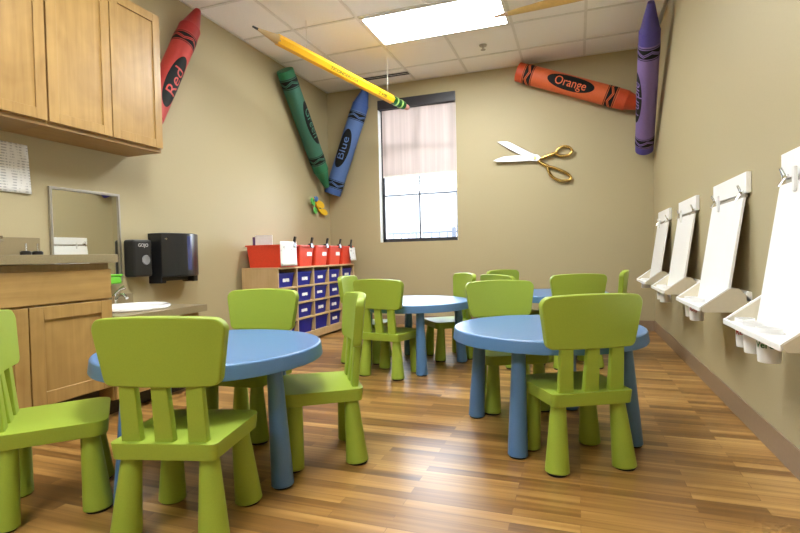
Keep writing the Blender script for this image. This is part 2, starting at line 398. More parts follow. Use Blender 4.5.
# ================================================================== WALL CABINETS
XF = -2.571
def shaker(y0, y1, z0, z1, x, parent, name='door', mat='maple', st=.055, rail=None):
    """framed door whose face looks to +X"""
    rail = rail or st
    d = MB()
    d.box((x-.020, y0, z0), (x, y0+st, z1), .0015, 1); d.box((x-.020, y1-st, z0), (x, y1, z1), .0015, 1)
    d.box((x-.020, y0+st, z0), (x, y1-st, z0+rail), .0015, 1); d.box((x-.020, y0+st, z1-rail), (x, y1-st, z1), .0015, 1)
    o = d.build(name, mat, parent, True)
    p = MB().box((x-.016, y0+st-.001, z0+rail-.001), (x-.009, y1-st+.001, z1-rail+.001)).build('door_panel', mat, None)
    p.data.transform(Matrix.Translation(-parent.location)); p.parent = o
    return o
def wall_cabinet(y0, y1, label):
    z0, z1 = 1.531, 2.425
    t = thing('wall_cabinet', label, 'cabinet', (XL, (y0+y1)/2, z0), 0, 'maple wall cabinets')
    mb = MB(); mb.box((XL, y0, z0+.018), (XF-.021, y1, z1)); mb.build('cabinet_body', 'maple', t, True)
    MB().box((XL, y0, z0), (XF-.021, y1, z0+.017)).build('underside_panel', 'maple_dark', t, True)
    ym = (y0+y1)/2
    for a, bb in ((y0, ym), (ym, y1)): shaker(a+.005, bb-.003, z0+.024, z1-.004, XF, t)
wall_cabinet(1.850, 2.612, 'maple wall cabinet nearest the red crayon, with two framed doors')
wall_cabinet(1.086, 1.848, 'maple wall cabinet at the left edge of the photo, above the printed notice')

# ================================================================== COUNTERS
XC = -2.28
def base_cabinet():
    t = thing('base_cabinet', 'maple base cabinet with drawer front under the tall khaki counter', 'cabinet', (XL, 1.55, 0))
    MB().box((XL+.001, 1.10, .165), (XC-.021, 1.940, .812)).build('cabinet_body', 'maple', t, True)
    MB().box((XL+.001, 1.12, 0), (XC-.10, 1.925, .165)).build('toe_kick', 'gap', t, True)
    MB().box((XC-.020, 1.105, .632), (XC, 1.937, .782), .0015, 1).build('drawer_front', 'maple_h', t, True)
    shaker(1.522, 1.937, .172, .622, XC, t, st=.062); shaker(1.105, 1.516, .172, .622, XC, t, st=.062)
base_cabinet()
ct = thing('tall_countertop', 'khaki laminate countertop with low backsplash on the maple base cabinet', 'countertop', (XL, 1.5, .814))
MB().box((XL+.001, 1.08, .815), (-2.25, 1.957, .857), .003).build('counter_slab', 'counter', ct, True)
MB().box((XL+.001, 1.08, .857), (XL+.019, 1.985, .963), .002).build('backsplash', 'counter', ct, True)
MB().lathe([(0, 0), (.001, 0)], 8).bm.free()
# tall counter faucet (its spout tip shows at the left edge)
fc = thing('bar_faucet', 'chrome faucet lever at the left edge, on the tall khaki counter', 'faucet', (-2.74, 1.50, .8575))
mb = MB(); mb.cone((-2.74, 1.50, .8575), (-2.74, 1.50, .90), .028, .022, 20, .004); mb.build('faucet_base', 'chrome', fc, True)
mb = MB(); mb.tube([(-2.74, 1.50, .89), (-2.70, 1.52, .92), (-2.65, 1.55, .925), (-2.60, 1.58, .905)], [.014, .013, .012, .012]); mb.build('spout', 'chrome', fc, True)
mb = MB(); mb.tube([(-2.74, 1.50, .895), (-2.72, 1.54, .925), (-2.70, 1.63, .938), (-2.68, 1.675, .946)], [.010, .008, .010, .016]); mb.build('lever_handle', 'chrome', fc, True)
for y, lab in ((1.884, 'left of two black stemmed stoppers on the tall khaki counter'), (1.946, 'right of two black stemmed stoppers on the tall khaki counter, nearer the mirror')):
    s = thing('sink_stopper', lab, 'stopper', (-2.80, y-.022, .8575), 0, 'black stoppers on the counter')
    MB().lathe([(0, 0), (.026, 0), (.027, .022), (.020, .029), (0, .029)], 20).build('rubber_cap', 'black', s)
    MB().lathe([(0, .029), (.0035, .029), (.003, .060), (.005, .062), (.005, .068), (0, .070)], 10).build('stem', 'chrome', s)

# low children's counter
lc = thing('low_cabinet', 'low maple cabinet carrying the children\'s sink beside the base cabinet', 'cabinet', (XL, 2.25, 0))
mb = MB(); mb.box((XL+.001, 1.945, .09), (XC-.021, 1.961, .488)); mb.box((XL+.001, 2.549, .09), (XC-.021, 2.565, .488))
mb.box((XL+.001, 1.961, .09), (XC-.021, 2.549, .106)); mb.box((XL+.001, 1.961, .106), (XL+.009, 2.549, .488)); mb.box((XC-.040, 1.961, .106), (XC-.021, 2.549, .36))
mb.build('cabinet_body', 'maple', lc, True)
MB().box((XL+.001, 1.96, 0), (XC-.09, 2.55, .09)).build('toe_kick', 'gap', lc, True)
shaker(1.948, 2.254, .095, .482, XC, lc); shaker(2.258, 2.562, .095, .482, XC, lc)
lt = thing('low_countertop', 'low khaki countertop around the white sink', 'countertop', (XL, 2.27, .489))
cxs, cys, zs = -2.535, 2.275, .531
mb = MB(); X0, X1, Y0, Y1 = XL+.001, -2.245, 1.959, 2.60
def annulus(u, v):     # slab top with an oval cut-out, folded down around it
    a = 2*PI*u; ex, ey = .205*math.cos(a), .225*math.sin(a)
    k = min((X1-cxs if math.cos(a) > 0 else cxs-X0)/max(1e-6, abs(math.cos(a))), (Y1-cys if math.sin(a) > 0 else cys-Y0)/max(1e-6, abs(math.sin(a))))
    ox, oy = k*math.cos(a), k*math.sin(a)
    q = [(ex, ey, .49), (ex, ey, zs), (ox, oy, zs), (ox, oy, .49), (ex, ey, .49)][round(v*4)]
    return Vector((cxs+q[0], cys+q[1], q[2]))
ang = [math.atan2(Y1-cys, X1-cxs), math.atan2(Y1-cys, X0-cxs), math.atan2(Y0-cys, X0-cxs)+2*PI, math.atan2(Y0-cys, X1-cxs)+2*PI]
us = sorted([i/64 for i in range(64)]+[a/(2*PI) % 1 for a in ang])
t = bmesh.new(); R = [[t.verts.new(annulus(u, j/4)) for j in range(4)] for u in us]
for i in range(len(us)):
    for j in range(4):
        a, bq = R[i], R[(i+1) % len(us)]; t.faces.new((a[j], bq[j], bq[(j+1) % 4], a[(j+1) % 4]))
bmesh.ops.remove_doubles(t, verts=t.verts[:], dist=1e-6); bmesh.ops.recalc_face_normals(t, faces=t.faces[:]); mb._add(t)
mb.build('counter_slab', 'counter', lt, True)
MB().box((XL+.001, 1.96, .532), (XL+.019, 2.60, .60), .002).build('backsplash', 'counter', lt, True)
sk = thing('sink_basin', 'white oval sink basin set into the low khaki countertop', 'sink', (cxs, cys, zs+.0012))
MB().lathe([(.222, .000), (.228, .008), (.224, .018), (.212, .022), (.195, .014), (.180, -.03), (.14, -.10), (.06, -.125), (0, -.127), (0, -.135), (.07, -.133), (.15, -.11), (.192, -.03), (.200, -.004), (.222, 0)], 48, None, .95, 1.03).build('basin', 'porcelain', sk)
MB().lathe([(0, -.126), (.022, -.125), (.022, -.121), (0, -.121)], 18).build('drain', 'chrome', sk)
fa = thing('sink_faucet', 'small chrome lever faucet behind the white sink basin', 'faucet', (-2.805, 2.400, zs))
mb = MB(); mb.box((-2.825, 2.335, zs+.0006), (-2.785, 2.485, zs+.014), .005); mb.build('deck_plate', 'chrome', fa, True)
mb = MB(); mb.cone((-2.805, 2.400, zs+.012), (-2.805, 2.400, zs+.075), .022, .018, 20, .003); mb.build('faucet_body', 'chrome', fa, True)
mb = MB(); mb.tube([(-2.805, 2.400, zs+.04), (-2.76, 2.395, zs+.075), (-2.71, 2.39, zs+.075), (-2.68, 2.385, zs+.055)], [.012, .011, .010, .010]); mb.build('spout', 'chrome', fa, True)
mb = MB(); mb.tube([(-2.805, 2.400, zs+.07), (-2.80, 2.43, zs+.10), (-2.79, 2.465, zs+.118)], [.008, .008, .015]); mb.build('lever_handle', 'chrome', fa, True)
so = thing('soap_box', 'lime green soap container at the mirror bottom beside the tall counter end', 'container', (XL+.05, 2.385, .675))
MB().box((XL+.018, 2.33, .675), (XL+.10, 2.445, .725), .010, 3).build('soap_tub', 'soapgreen', so, True)
MB().box((XL+.018, 2.325, .725), (XL+.105, 2.45, .737), .004).build('lid', 'soapgreen', so, True)

# mirror, notice, dispensers on the left wall
mi = thing('wall_mirror', 'steel framed mirror on the left wall above the low sink', 'mirror', (XL, 2.287, .69))
MB().box((XL+.001, 2.058, .695), (XL+.007, 2.516, 1.258)).build('mirror_glass', 'mirror', mi, True)
mb = MB(); w = .016
mb.box((XL+.001, 2.050, .688), (XL+.016, 2.050+w, 1.265), .002); mb.box((XL+.001, 2.524-w, .688), (XL+.016, 2.524, 1.265), .002)
mb.box((XL+.001, 2.050+w, .688), (XL+.016, 2.524-w, .688+w), .002); mb.box((XL+.001, 2.050+w, 1.265-w), (XL+.016, 2.524-w, 1.265), .002)
mb.build('mirror_frame', 'steel', mi, True)
mb = MB(); mb.grid(lambda u, v: Vector((XL+.003+.006*math.sin(v*3)**2*(1-u)+.01*(1-v)*u, 1.74+.205*u+.008*(1-v), 1.206+.270*v)), 6, 10)
nt = mb.build('printed_notice', 'notice'); tag(nt, 'white printed notice on the left wall under the wall cabinets', 'paper')
md = nt.modifiers.new('thickness', 'SOLIDIFY'); md.thickness = .001

sd = thing('soap_dispenser', 'small black soap dispenser between the mirror and the paper towel dispenser', 'dispenser', (XL, 2.62, .70))
MB().box((XL, 2.545, .71), (XL+.095, 2.705, .965), .018, 3).build('dispenser_body', 'black', sd, True)
lettering('GOJO', .032, 'txtwhite', sd, Matrix.Translation((.0955, .005, .225)) @ Matrix(((0, 0, 1, 0), (1, 0, 0, 0), (0, 1, 0, 0), (0, 0, 0, 1))))
MB().lathe([(0, 0), (.034, 0), (.030, .006), (.018, .003), (0, .002)], 24, Matrix.Translation((.095, .025, .125)) @ Matrix.Rotation(PI/2, 4, 'Y')).build('push_button', 'greybtn', sd)
td = thing('towel_dispenser', 'large black paper towel dispenser on the left wall', 'dispenser', (XL, 2.91, .655))
def dcurve(z0, z1, y0, y1, d0, d1, n=10):
    P = [(XL, y0)]+[(XL+d0+(d1-d0)*math.sin(PI*(i/n)*.5+0)*0+ (d1-d0)*(1-(2*i/n-1)**2), y0+(y1-y0)*i/n) for i in range(n+1)]+[(XL, y1)]
    return [(x, y, z0) for x, y in P], [(x, y, z1) for x, y in P]
mb = MB(); a, bq = dcurve(.70, 1.015, 2.752, 3.115, .125, .185); mb.prism(a, bq, .008); mb.build('dispenser_cover', 'black', td, True)
mb = MB(); mb.box((XL, 2.752, .655), (XL+.115, 2.80, .72), .006); mb.box((XL, 3.07, .655), (XL+.115, 3.115, .72), .006); mb.box((XL, 2.78, .668), (XL+.06, 3.08, .705), .004); mb.build('dispenser_jaw', 'black', td, True)
mb = MB(); a, bq = dcurve(.745, .995, 2.93, 2.985, .183, .1865, 4); mb.prism(a, bq, .002); mb.build('sight_window', 'smoke', td, True)
MB().cone((XL+.14, 2.775, .972), (XL+.152, 2.773, .972), .007, .006, 12).build('lock_button', 'chrome', td, True)

# ================================================================== CRAYONS
def crayon(p0, p1, out, word, wax, wrap, label, R=.100, full=None):
    p0, p1 = Vector(p0), Vector(p1); Lg = (p1-p0).length; z = (p1-p0).normalized()
    x = Vector(out); x = (x-z*x.dot(z)).normalized(); y = z.cross(x)
    t = thing('giant_crayon', label, 'crayon', p0, 0, 'giant wall crayons')
    rot = Matrix((x, y, z)).transposed(); t.rotation_euler = rot.to_euler()
    mw = plain('crayon_wax_'+word.lower(), wax, .5, var=.05); mp = plain('crayon_wrapper_'+word.lower(), wrap, .55, var=.04)
    mk = plain('crayon_mark_'+word.lower(), [min(1, c*1.15) for c in wrap], .5, var=.02)
    k = full or Lg; sh_ = Lg-k          # FULL: design length when the foot is cut short
    MB().lathe([(0, 0), (R*.93, 0), (R*.97, .004), (R*.97, .84*k+sh_), (R*.90, .845*k+sh_), (R*.36, .985*k+sh_), (R*.28, k+sh_), (0, k+sh_)], 40).build('wax_stick', mw, t)
    MB().lathe([(R*.97, .052*k), (R, .054*k), (R, .770*k+sh_), (R*.97, .772*k+sh_)], 48).build('paper_wrapper', mp, t)
    def pos(tt, th, r): return Vector((r*math.cos(th), -r*math.sin(th), tt))
    for c in ((.094*k, .726*k) if not full else (.726*k+sh_,)):
        hw = .030*k*.62
        mb = MB()
        for a, b2 in ((c-hw*2.0, c-hw*1.75), (c-hw*1.45, c+hw*1.45), (c+hw*1.75, c+hw*2.0)):
            mb.grid(lambda u, v, a=a, b2=b2: pos(a+(b2-a)*v, 2*PI*u, R+.0012), 48, 1)
        o = mb.build('printed_band', 'cr_black', t)
        mb = MB()
        n = 4
        tri = lambda u: (abs(((u*n) % 1)*2-1)*2-1)
        for off in (-.28, .28):
            mb.grid(lambda u, v, off=off: pos(c+hw*(.62*tri(u)+off+.16*(v-.5)*2), 2*PI*u+PI, R+.0022), 96, 1)
        mb.build('zigzag_line', mk, o)
    ta, tb = .245*k+sh_, .60*k+sh_; tc = (ta+tb)/2; al = (tb-ta)/2
    mb = MB()
    mb.grid(lambda u, v: pos(tc-al*math.cos(PI*u), (2*v-1)*.80*math.sqrt(max(0, 1-math.cos(PI*u)**2)), R+.0014), 32, 14)
    ov = mb.build('label_oval', 'cr_black', t)
    bm = text_bm(word, .118)
    ys = [-.06+.008*i for i in range(17)]
    for yy in ys: bmesh.ops.bisect_plane(bm, geom=bm.verts[:]+bm.edges[:]+bm.faces[:], plane_co=(0, yy, 0), plane_no=(0, 1, 0))
    xs = [v.co.x for v in bm.verts]; sx = min(1.35, (1.32*al)/(max(xs)-min(xs)))
    for v in bm.verts: v.co = pos(tc+v.co.x*sx, (v.co.y-.004)/R, R+.0028)
    mb = MB(); mb.bm.free(); mb.bm = bm; mb.build('lettering', mk, ov)
    return t
crayon((XL+.094, 2.700, 1.760), (XL+.094, 3.228, 2.780), (1, 0, .0), 'Red', (.36, .022, .02), (.46, .045, .035), 'giant red crayon slanting up the left wall behind the wall cabinet', R=.083, full=1.314)
crayon((XL+.115, 4.435, 2.722), (XL+.112, 5.285, 1.64), (1, 0, 0), 'Green', (.015, .17, .075), (.035, .15, .10), 'giant green crayon pointing down the left wall into the corner', R=.090)
crayon((-2.781, YB-.115, 1.575), (-2.305, YB-.112, 2.80), (0, -1, 0), 'Blue', (.045, .11, .36), (.085, .17, .40), 'giant blue crayon leaning on the back wall left of the window')
crayon((-.565, YB-.115, 2.727), (.68, YB-.113, 2.215), (0, -1, 0), 'Orange', (.56, .070, .018), (.62, .12, .035), 'giant orange crayon slanting across the back wall above the scissors')
crayon((XR-.098, 5.42, 1.792), (.562, 4.32, 2.725), (-1, -.30, 0), 'Purple', (.070, .050, .27), (.20, .13, .34), 'giant purple crayon mounted upright in the right hand corner of the room', R=.083)

# ================================================================== HANGING PENCIL AND ROD
def along(p0, p1):
    p0, p1 = Vector(p0), Vector(p1); z = (p1-p0).normalized(); y = (Vector((0, 0, 1))-z*z.z).normalized(); x = y.cross(z)
    return Matrix((x, y, z)).transposed(), (p1-p0).length
pa, pb = (-2.325, 3.278, 2.60), (-1.694, 5.138, 2.40)      # lead tip -> eraser
rot, Lg = along(pa, pb)
pn = thing('giant_pencil', 'giant yellow pencil hanging from the ceiling, lead tip to the left', 'pencil', pa); pn.rotation_euler = rot.to_euler()
R = .043; HX = 6
MB().lathe([(0, 0), (.0075, .008), (.010, .05), (0, .05)], 18).build('lead_tip', 'lead', pn)
MB().lathe([(.010, .05), (R*.93, .245), (R*.90, .25), (0, .25)], 24).build('sharpened_wood', 'cedar', pn)
barrel = MB().lathe([(0, .235), (R*1.02, .235), (R*1.04, .245), (R*1.04, Lg-.27), (0, Lg-.27)], HX, Matrix.Rotation(math.radians(0), 4, 'Z')).build('barrel', 'pencil', pn, ang=20)
fe = MB().lathe([(0, Lg-.275), (R*.98, Lg-.275), (R, Lg-.27), (R, Lg-.085), (R*.96, Lg-.08), (0, Lg-.08)], 28).build('ferrule', 'ferrule', pn)
mb = MB()
for q in (.225, .150): mb.lathe([(R, Lg-q), (R*1.05, Lg-q+.003), (R*1.05, Lg-q+.020), (R, Lg-q+.023)], 28)
mb.build('ferrule_band', 'ferrule_band', fe)
MB().lathe([(0, Lg-.085), (R*.72, Lg-.085), (R*.70, Lg-.02), (R*.5, Lg), (0, Lg+.003)], 24).build('eraser', 'eraser', pn)
# printed words on the face that looks to the room
hx = R*1.04*math.cos(PI/6)
for body, size, zc in (('TICONDEROGA', .034, .98), ('2 HB', .042, Lg-.46)):
    # the flat that looks down into the room
    pf = Matrix.Rotation(math.radians(-150), 4, 'Z')
    # text x -> +z, text y -> -y keeps the letters unmirrored
    m4 = pf @ Matrix.Translation((hx+.0004, 0, zc)) @ Matrix(((0, 0, 1, 0), (0, -1, 0, 0), (1, 0, 0, 0), (0, 0, 0, 1)))
    o = lettering(body, size, 'print_green', barrel, m4, 1.45, bold=.0008)
def hang_string(name, p, label):
    o = MB().tube([p, (p[0], p[1], (p[2]+H)/2), (p[0], p[1], H)], .0022, seg=6).build(name, 'string'); return tag(o, label, 'string', 'hanging strings')
d = (Vector(pb)-Vector(pa)).normalized()
q = Vector(pa)+d*(Lg-.34); hang_string('hanging_string', (q.x, q.y, q.z+R*1.04), 'thin pale string holding up the eraser end of the giant pencil')
q = Vector(pa)+d*.55; hang_string('hanging_string', (q.x, q.y, q.z+R*1.04), 'thin pale string holding up the tip end of the giant pencil')
ra, rbp = (-.585, 3.758, 2.56), (.45, 3.838, 2.667)
rot, Lr = along(ra, rbp)
rd = thing('hanging_rod', 'tapered golden wooden rod hanging beside the ceiling light', 'rod', ra); rd.rotation_euler = rot.to_euler()
MB().lathe([(0, 0), (.005, .003), (.017, .13), (0, .13)], 20).build('rod_tip', 'rodtip', rd)
MB().lathe([(0, .13), (.017, .13), (.027, .36), (.034, .60), (.036, Lr), (0, Lr)], 24).build('rod_shaft', 'rodwood', rd)
z = (Vector(rbp)-Vector(ra)).normalized(); q = Vector(ra)+z*.92
hang_string('hanging_string', (q.x, q.y, q.z+.034), 'thin pale string holding up the golden wooden rod')

# ================================================================== SCISSORS
sz = thing('giant_scissors', 'giant open scissors with gold handles on the back wall', 'scissors', (-.409, YB, 1.82))
def plate(pts, y0, y1, bev=.004):
    mb = MB(); mb.prism([(x, y0, z) for x, z in pts], [(x, y1, z) for x, z in pts], bev, 1); return mb
B1 = [(-.813, 2.035), (-.694, 2.029), (-.602, 1.975), (-.498, 1.912), (-.408, 1.862), (-.350, 1.815), (-.38, 1.790), (-.435, 1.802), (-.571, 1.875), (-.696, 1.950)]
B2 = [(-.857, 1.827), (-.805, 1.850), (-.737, 1.866), (-.578, 1.866), (-.473, 1.861), (-.38, 1.858), (-.345, 1.818), (-.377, 1.784), (-.474, 1.794), (-.605, 1.796), (-.806, 1.809)]
plate(B1, YB-.028, YB-.016).build('blade', 'blade', sz, True)
plate(B2, YB-.045, YB-.031).build('blade', 'blade', sz, True)
MB().cone((-.409, YB-.055, 1.82), (-.409, YB-.012, 1.82), .016, .016, 20, .003).build('pivot_screw', 'gold', sz, True)
def smooth_loop(pts, n=6):
    out = []; k = len(pts)
    for i in range(k):
        p0, p1, p2, p3 = [Vector(pts[(i+j-1) % k]) for j in range(4)]
        for s_ in range(n):
            u = s_/n; out.append(.5*((2*p1)+(p2-p0)*u+(2*p0-5*p1+4*p2-p3)*u*u+(3*p1-p0-3*p2+p3)*u**3))
    return out
def handle(shank, loop, y, r):
    mb = MB(); mb.tube(smooth_loop([(x, y, z) for x, z in loop]), r, True, 12)
    mb.tube([(x, y, z) for x, z in shank], [.014, .016, .020, .015][:len(shank)] if len(shank) <= 4 else .016)
    mb.build('handle', 'gold', sz, True)
handle([(-.375, 1.808), (-.30, 1.828), (-.217, 1.850), (-.190, 1.858)], [(-.196, 1.855), (-.179, 1.892), (-.129, 1.917), (-.079, 1.913), (-.046, 1.886), (-.036, 1.854), (-.070, 1.826), (-.13, 1.819), (-.18, 1.833)], YB-.030, .0135)
handle([(-.39, 1.80), (-.34, 1.762), (-.282, 1.726), (-.270, 1.708)], [(-.280, 1.712), (-.232, 1.709), (-.157, 1.675), (-.083, 1.630), (-.050, 1.584), (-.077, 1.562), (-.146, 1.562), (-.221, 1.597), (-.264, 1.650)], YB-.030, .0145)

# foam butterfly by the corner
fl = thing('foam_butterfly', 'small green and yellow foam butterfly on the left wall by the corner', 'decoration', (XL, 5.2, 1.42))
def petal(cy, cz, ry, rz, tilt, x0, x1, name, mat):
    P = []
    for i in range(24):
        a = 2*PI*i/24; k = 1+.12*math.cos(2*a)
        u, w_ = ry*k*math.cos(a), rz*k*math.sin(a)
        P.append((cy+u*math.cos(tilt)-w_*math.sin(tilt), cz+u*math.sin(tilt)+w_*math.cos(tilt)))
    mb = MB(); f0 = lambda y_: XL+x0+.22*abs(y_-5.19)
    mb.prism([(f0(y_), y_, z_) for y_, z_ in P], [(f0(y_)+x1-x0, y_, z_) for y_, z_ in P], .003, 1); mb.build(name, mat, fl, True)
petal(5.060, 1.450, .066, .044, -.25, .012, .024, 'upper_wing', 'fl_green')
petal(5.140, 1.360, .056, .042, -.2, .012, .024, 'lower_wing', 'fl_green')
petal(5.250, 1.440, .070, .046, -.3, .012, .024, 'upper_wing', 'fl_yellow')
petal(5.315, 1.352, .060, .042, -.2, .012, .024, 'lower_wing', 'fl_yellow')
mb = MB(); mb.cone((XL+.018, 5.12, 1.50), (XL+.018, 5.27, 1.36), .012, .009, 12, .004); mb.build('body', 'fl_yellow', fl, True)
mb = MB(); mb.lathe([(0, -.032), (.022, -.024), (.032, 0), (.022, .024), (0, .032)], 16, Matrix.Translation((XL+.034, 5.155, 1.492))); mb.build('head', 'fl_blue', fl, True)

# ================================================================== CUBBY UNIT AND BINS
CX0, CX1, CY0, CY1, CZ = XL+.045, -2.462, 3.742, 5.325, .733
cu = thing('cubby_unit', 'birch storage unit with twenty cubbies of blue bins along the left wall', 'storage unit', ((CX0+CX1)/2, (CY0+CY1)/2, 0))
tk = .016; cols = [CY0+tk/2+(CY1-CY0-tk)*i/5 for i in range(6)]; rows = [.085, .238, .391, .544, CZ-tk/2-.008]
for y in (cols[0], cols[5]): MB().box((CX0, y-tk/2, .0), (CX1, y+tk/2, CZ-tk), .001, 1).build('end_panel', 'birch', cu, True)
MB().box((CX0, CY0-.002, CZ-tk), (CX1+.004, CY1+.002, CZ), .002, 1).build('top_panel', 'birch', cu, True)
for y in cols[1:5]: MB().box((CX0, y-tk/2, .06), (CX1-.001, y+tk/2, CZ-tk), 0).build('divider', 'birch', cu, True)
for z in rows[:4]:
    MB().box((CX0, CY0+tk, z-tk/2), (CX1-.002, CY1-tk, z+tk/2), 0).build('shelf', 'birch', cu, True)
MB().box((CX1-.02, CY0+tk, .022), (CX1-.003, CY1-tk, .077), 0).build('plinth_board', 'birch', cu, True)
MB().box((CX0, CY0+tk, .055), (CX0+.006, CY1-tk, CZ-tk), 0).build('back_panel', 'birch', cu, True)

def open_bin(mb, x0, x1, y0, y1, z0, z1, taper, th=.004, lip=.010):
    """open tapered box with a rolled rim; front faces +X"""
    def ring(x0, x1, y0, y1, z): return arc_outline([(x0, y0), (x1, y0), (x1, y1), (x0, y1)], [.018]*4, 3), z
    specs = [(taper, z0), (0, z1-.014), (-lip, z1-.014), (-lip, z1), (th, z1), (taper+th, z0+th)]
    t = bmesh.new(); rings = []
    for k, z in specs:
        rings.append([t.verts.new((x, y, z)) for x, y in arc_outline([(x0+k, y0+k), (x1-k, y0+k), (x1-k, y1-k), (x0+k, y1-k)], [.016]*4, 3)])
    n = len(rings[0])
    for a, bq in zip(rings, rings[1:]):
        for i in range(n): t.faces.new((a[i], a[(i+1) % n], bq[(i+1) % n], bq[i]))
    t.faces.new(rings[0][::-1]); t.faces.new(rings[-1]); bmesh.ops.recalc_face_normals(t, faces=t.faces[:]); return mb._add(t)
pitch = cols[1]-cols[0]
def blue_bin():
    t = thing('blue_bin', '', 'bin', (0, 0, 0), 0, 'blue bins in the cubbies')
    hw = pitch/2-tk/2-.011
    open_bin(MB(), -.34, .0, -hw, hw, 0, .128, .011, lip=.006).build('bin_shell', 'bluebin', t)
    c = MB().box((-.006, .002, .050), (-.0045, .108, .092)).build('label_card', 'card', t)
    c.location = (.001, -.02, 0)
    return t
proto = blue_bin()
rn = ['bottom', 'second lowest', 'second highest', 'top']; cn = ['first', 'second', 'third', 'fourth', 'fifth']
first = True
for r in range(4):
    for c in range(5):
        o = proto if first else copy_tree(proto); first = False
        o.location = (CX1-.016+random.uniform(-.008, .006), (cols[c]+cols[c+1])/2+random.uniform(-.003, .003), rows[r]+tk/2+.0005)
        pl = '%s row, %s column from the storage unit\'s near end' % (rn[r], cn[c])
        if r in (0, 3): pl = pl
        nolab = (r == 0 and c in (1, 2))
        o['label'] = ('royal blue bin without a card, ' if nolab else 'royal blue bin, ')+pl
        for ch in list(o.children):
            if ch.name.startswith('label_card'):
                if nolab: bpy.data.objects.remove(ch)
                else: ch.location = (.001, random.choice((-.065, -.05, -.04)), random.uniform(-.004, .004))

ry = [(3.790, 4.078), (4.105, 4.385), (4.412, 4.690), (4.718, 4.992), (5.020, 5.300)]
rl_ = ['red bin with two white sheets, nearest end of the storage unit top', 'red bin with a white card, second from the near end of the storage unit top',
       'red bin in the middle of the five on the storage unit top', 'red bin, second from the window end of the storage unit top', 'red bin at the window end of the storage unit top, with a clipped paper']
cl = ['first', 'second', 'third', 'fourth', 'fifth']
def clip_mesh(mb, x, y, z):
    mb.prism([(x-.030, y-.023, z+.012), (x+.006, y-.023, z+.018), (x+.013, y-.023, z-.026), (x+.004, y-.023, z-.026)],
             [(x-.030, y+.023, z+.012), (x+.006, y+.023, z+.018), (x+.013, y+.023, z-.026), (x+.004, y+.023, z-.026)], .002, 1)
    mb.prism([(x-.008, y-.014, z+.014), (x+.006, y-.014, z+.016), (x+.020, y-.014, z+.074), (x+.006, y-.014, z+.076)],
             [(x-.008, y+.014, z+.014), (x+.006, y+.014, z+.016), (x+.020, y+.014, z+.074), (x+.006, y+.014, z+.076)], .002, 1)
    return mb
for i, (y0, y1) in enumerate(ry):
    t = thing('red_bin', rl_[i], 'bin', ((CX0+CX1)/2, (y0+y1)/2, CZ), 0, 'red bins on the storage unit')
    open_bin(MB(), CX0+.014, CX1+.004, y0+.004, y1-.004, CZ+.0005, CZ+.203, .018, .005, .010).build('bin_shell', 'redbin', t, True)
    if i in (1, 2, 3):
        cy = y0+.195; MB().box((CX1-.0035, cy-.045, CZ+.098), (CX1-.001, cy+.045, CZ+.148), 0, mtx=None).build('label_card', 'card', t, True)
    yc = [4.00, 4.315, 4.635, 4.935, 5.215][i]
    k = clip_mesh(MB(), CX1+.014, yc, CZ+.203).build('black_clip', 'black'); tag(k, 'black clip on the rim of the %s red bin from the near end' % cl[i], 'clip', 'black clips on the red bins')
def sheet(y0, y1, z0, z1, label, x=CX1+.0165, sk_=0):
    mb = MB(); mb.grid(lambda u, v: Vector((x+.012*(1-v)**2+.006*math.sin(u*3), y0+(y1-y0)*u+sk_*(1-v), z0+(z1-z0)*v)), 6, 8)
    o = mb.build('paper_sheet', 'sheet'); tag(o, label, 'paper'); md = o.modifiers.new('thickness', 'SOLIDIFY'); md.thickness = .0008; return o
sheet(3.765, 4.035, .745, .965, 'white printed sheet clipped to the front of the nearest red bin', sk_=-.012)
sheet(5.165, 5.325, .770, .920, 'small white paper clipped to the red bin at the window end', sk_=.01)
bk = thing('white_folder', 'white folder with purple spine standing in the nearest red bin', 'folder', (-2.66, 3.90, CZ+.01))
mt = Matrix.Translation((-2.67, 3.850, CZ+.008)) @ Matrix.Rotation(math.radians(6), 4, 'Z')
o = MB().box((-.085, -.004, 0), (.085, .004, .285), .001, 1, mt).build('folder_cover', 'paper', bk, True)
o = MB().box((-.110, -.006, 0), (-.085, .006, .27), .001, 1, mt).build('spine', 'purplebook', bk, True)

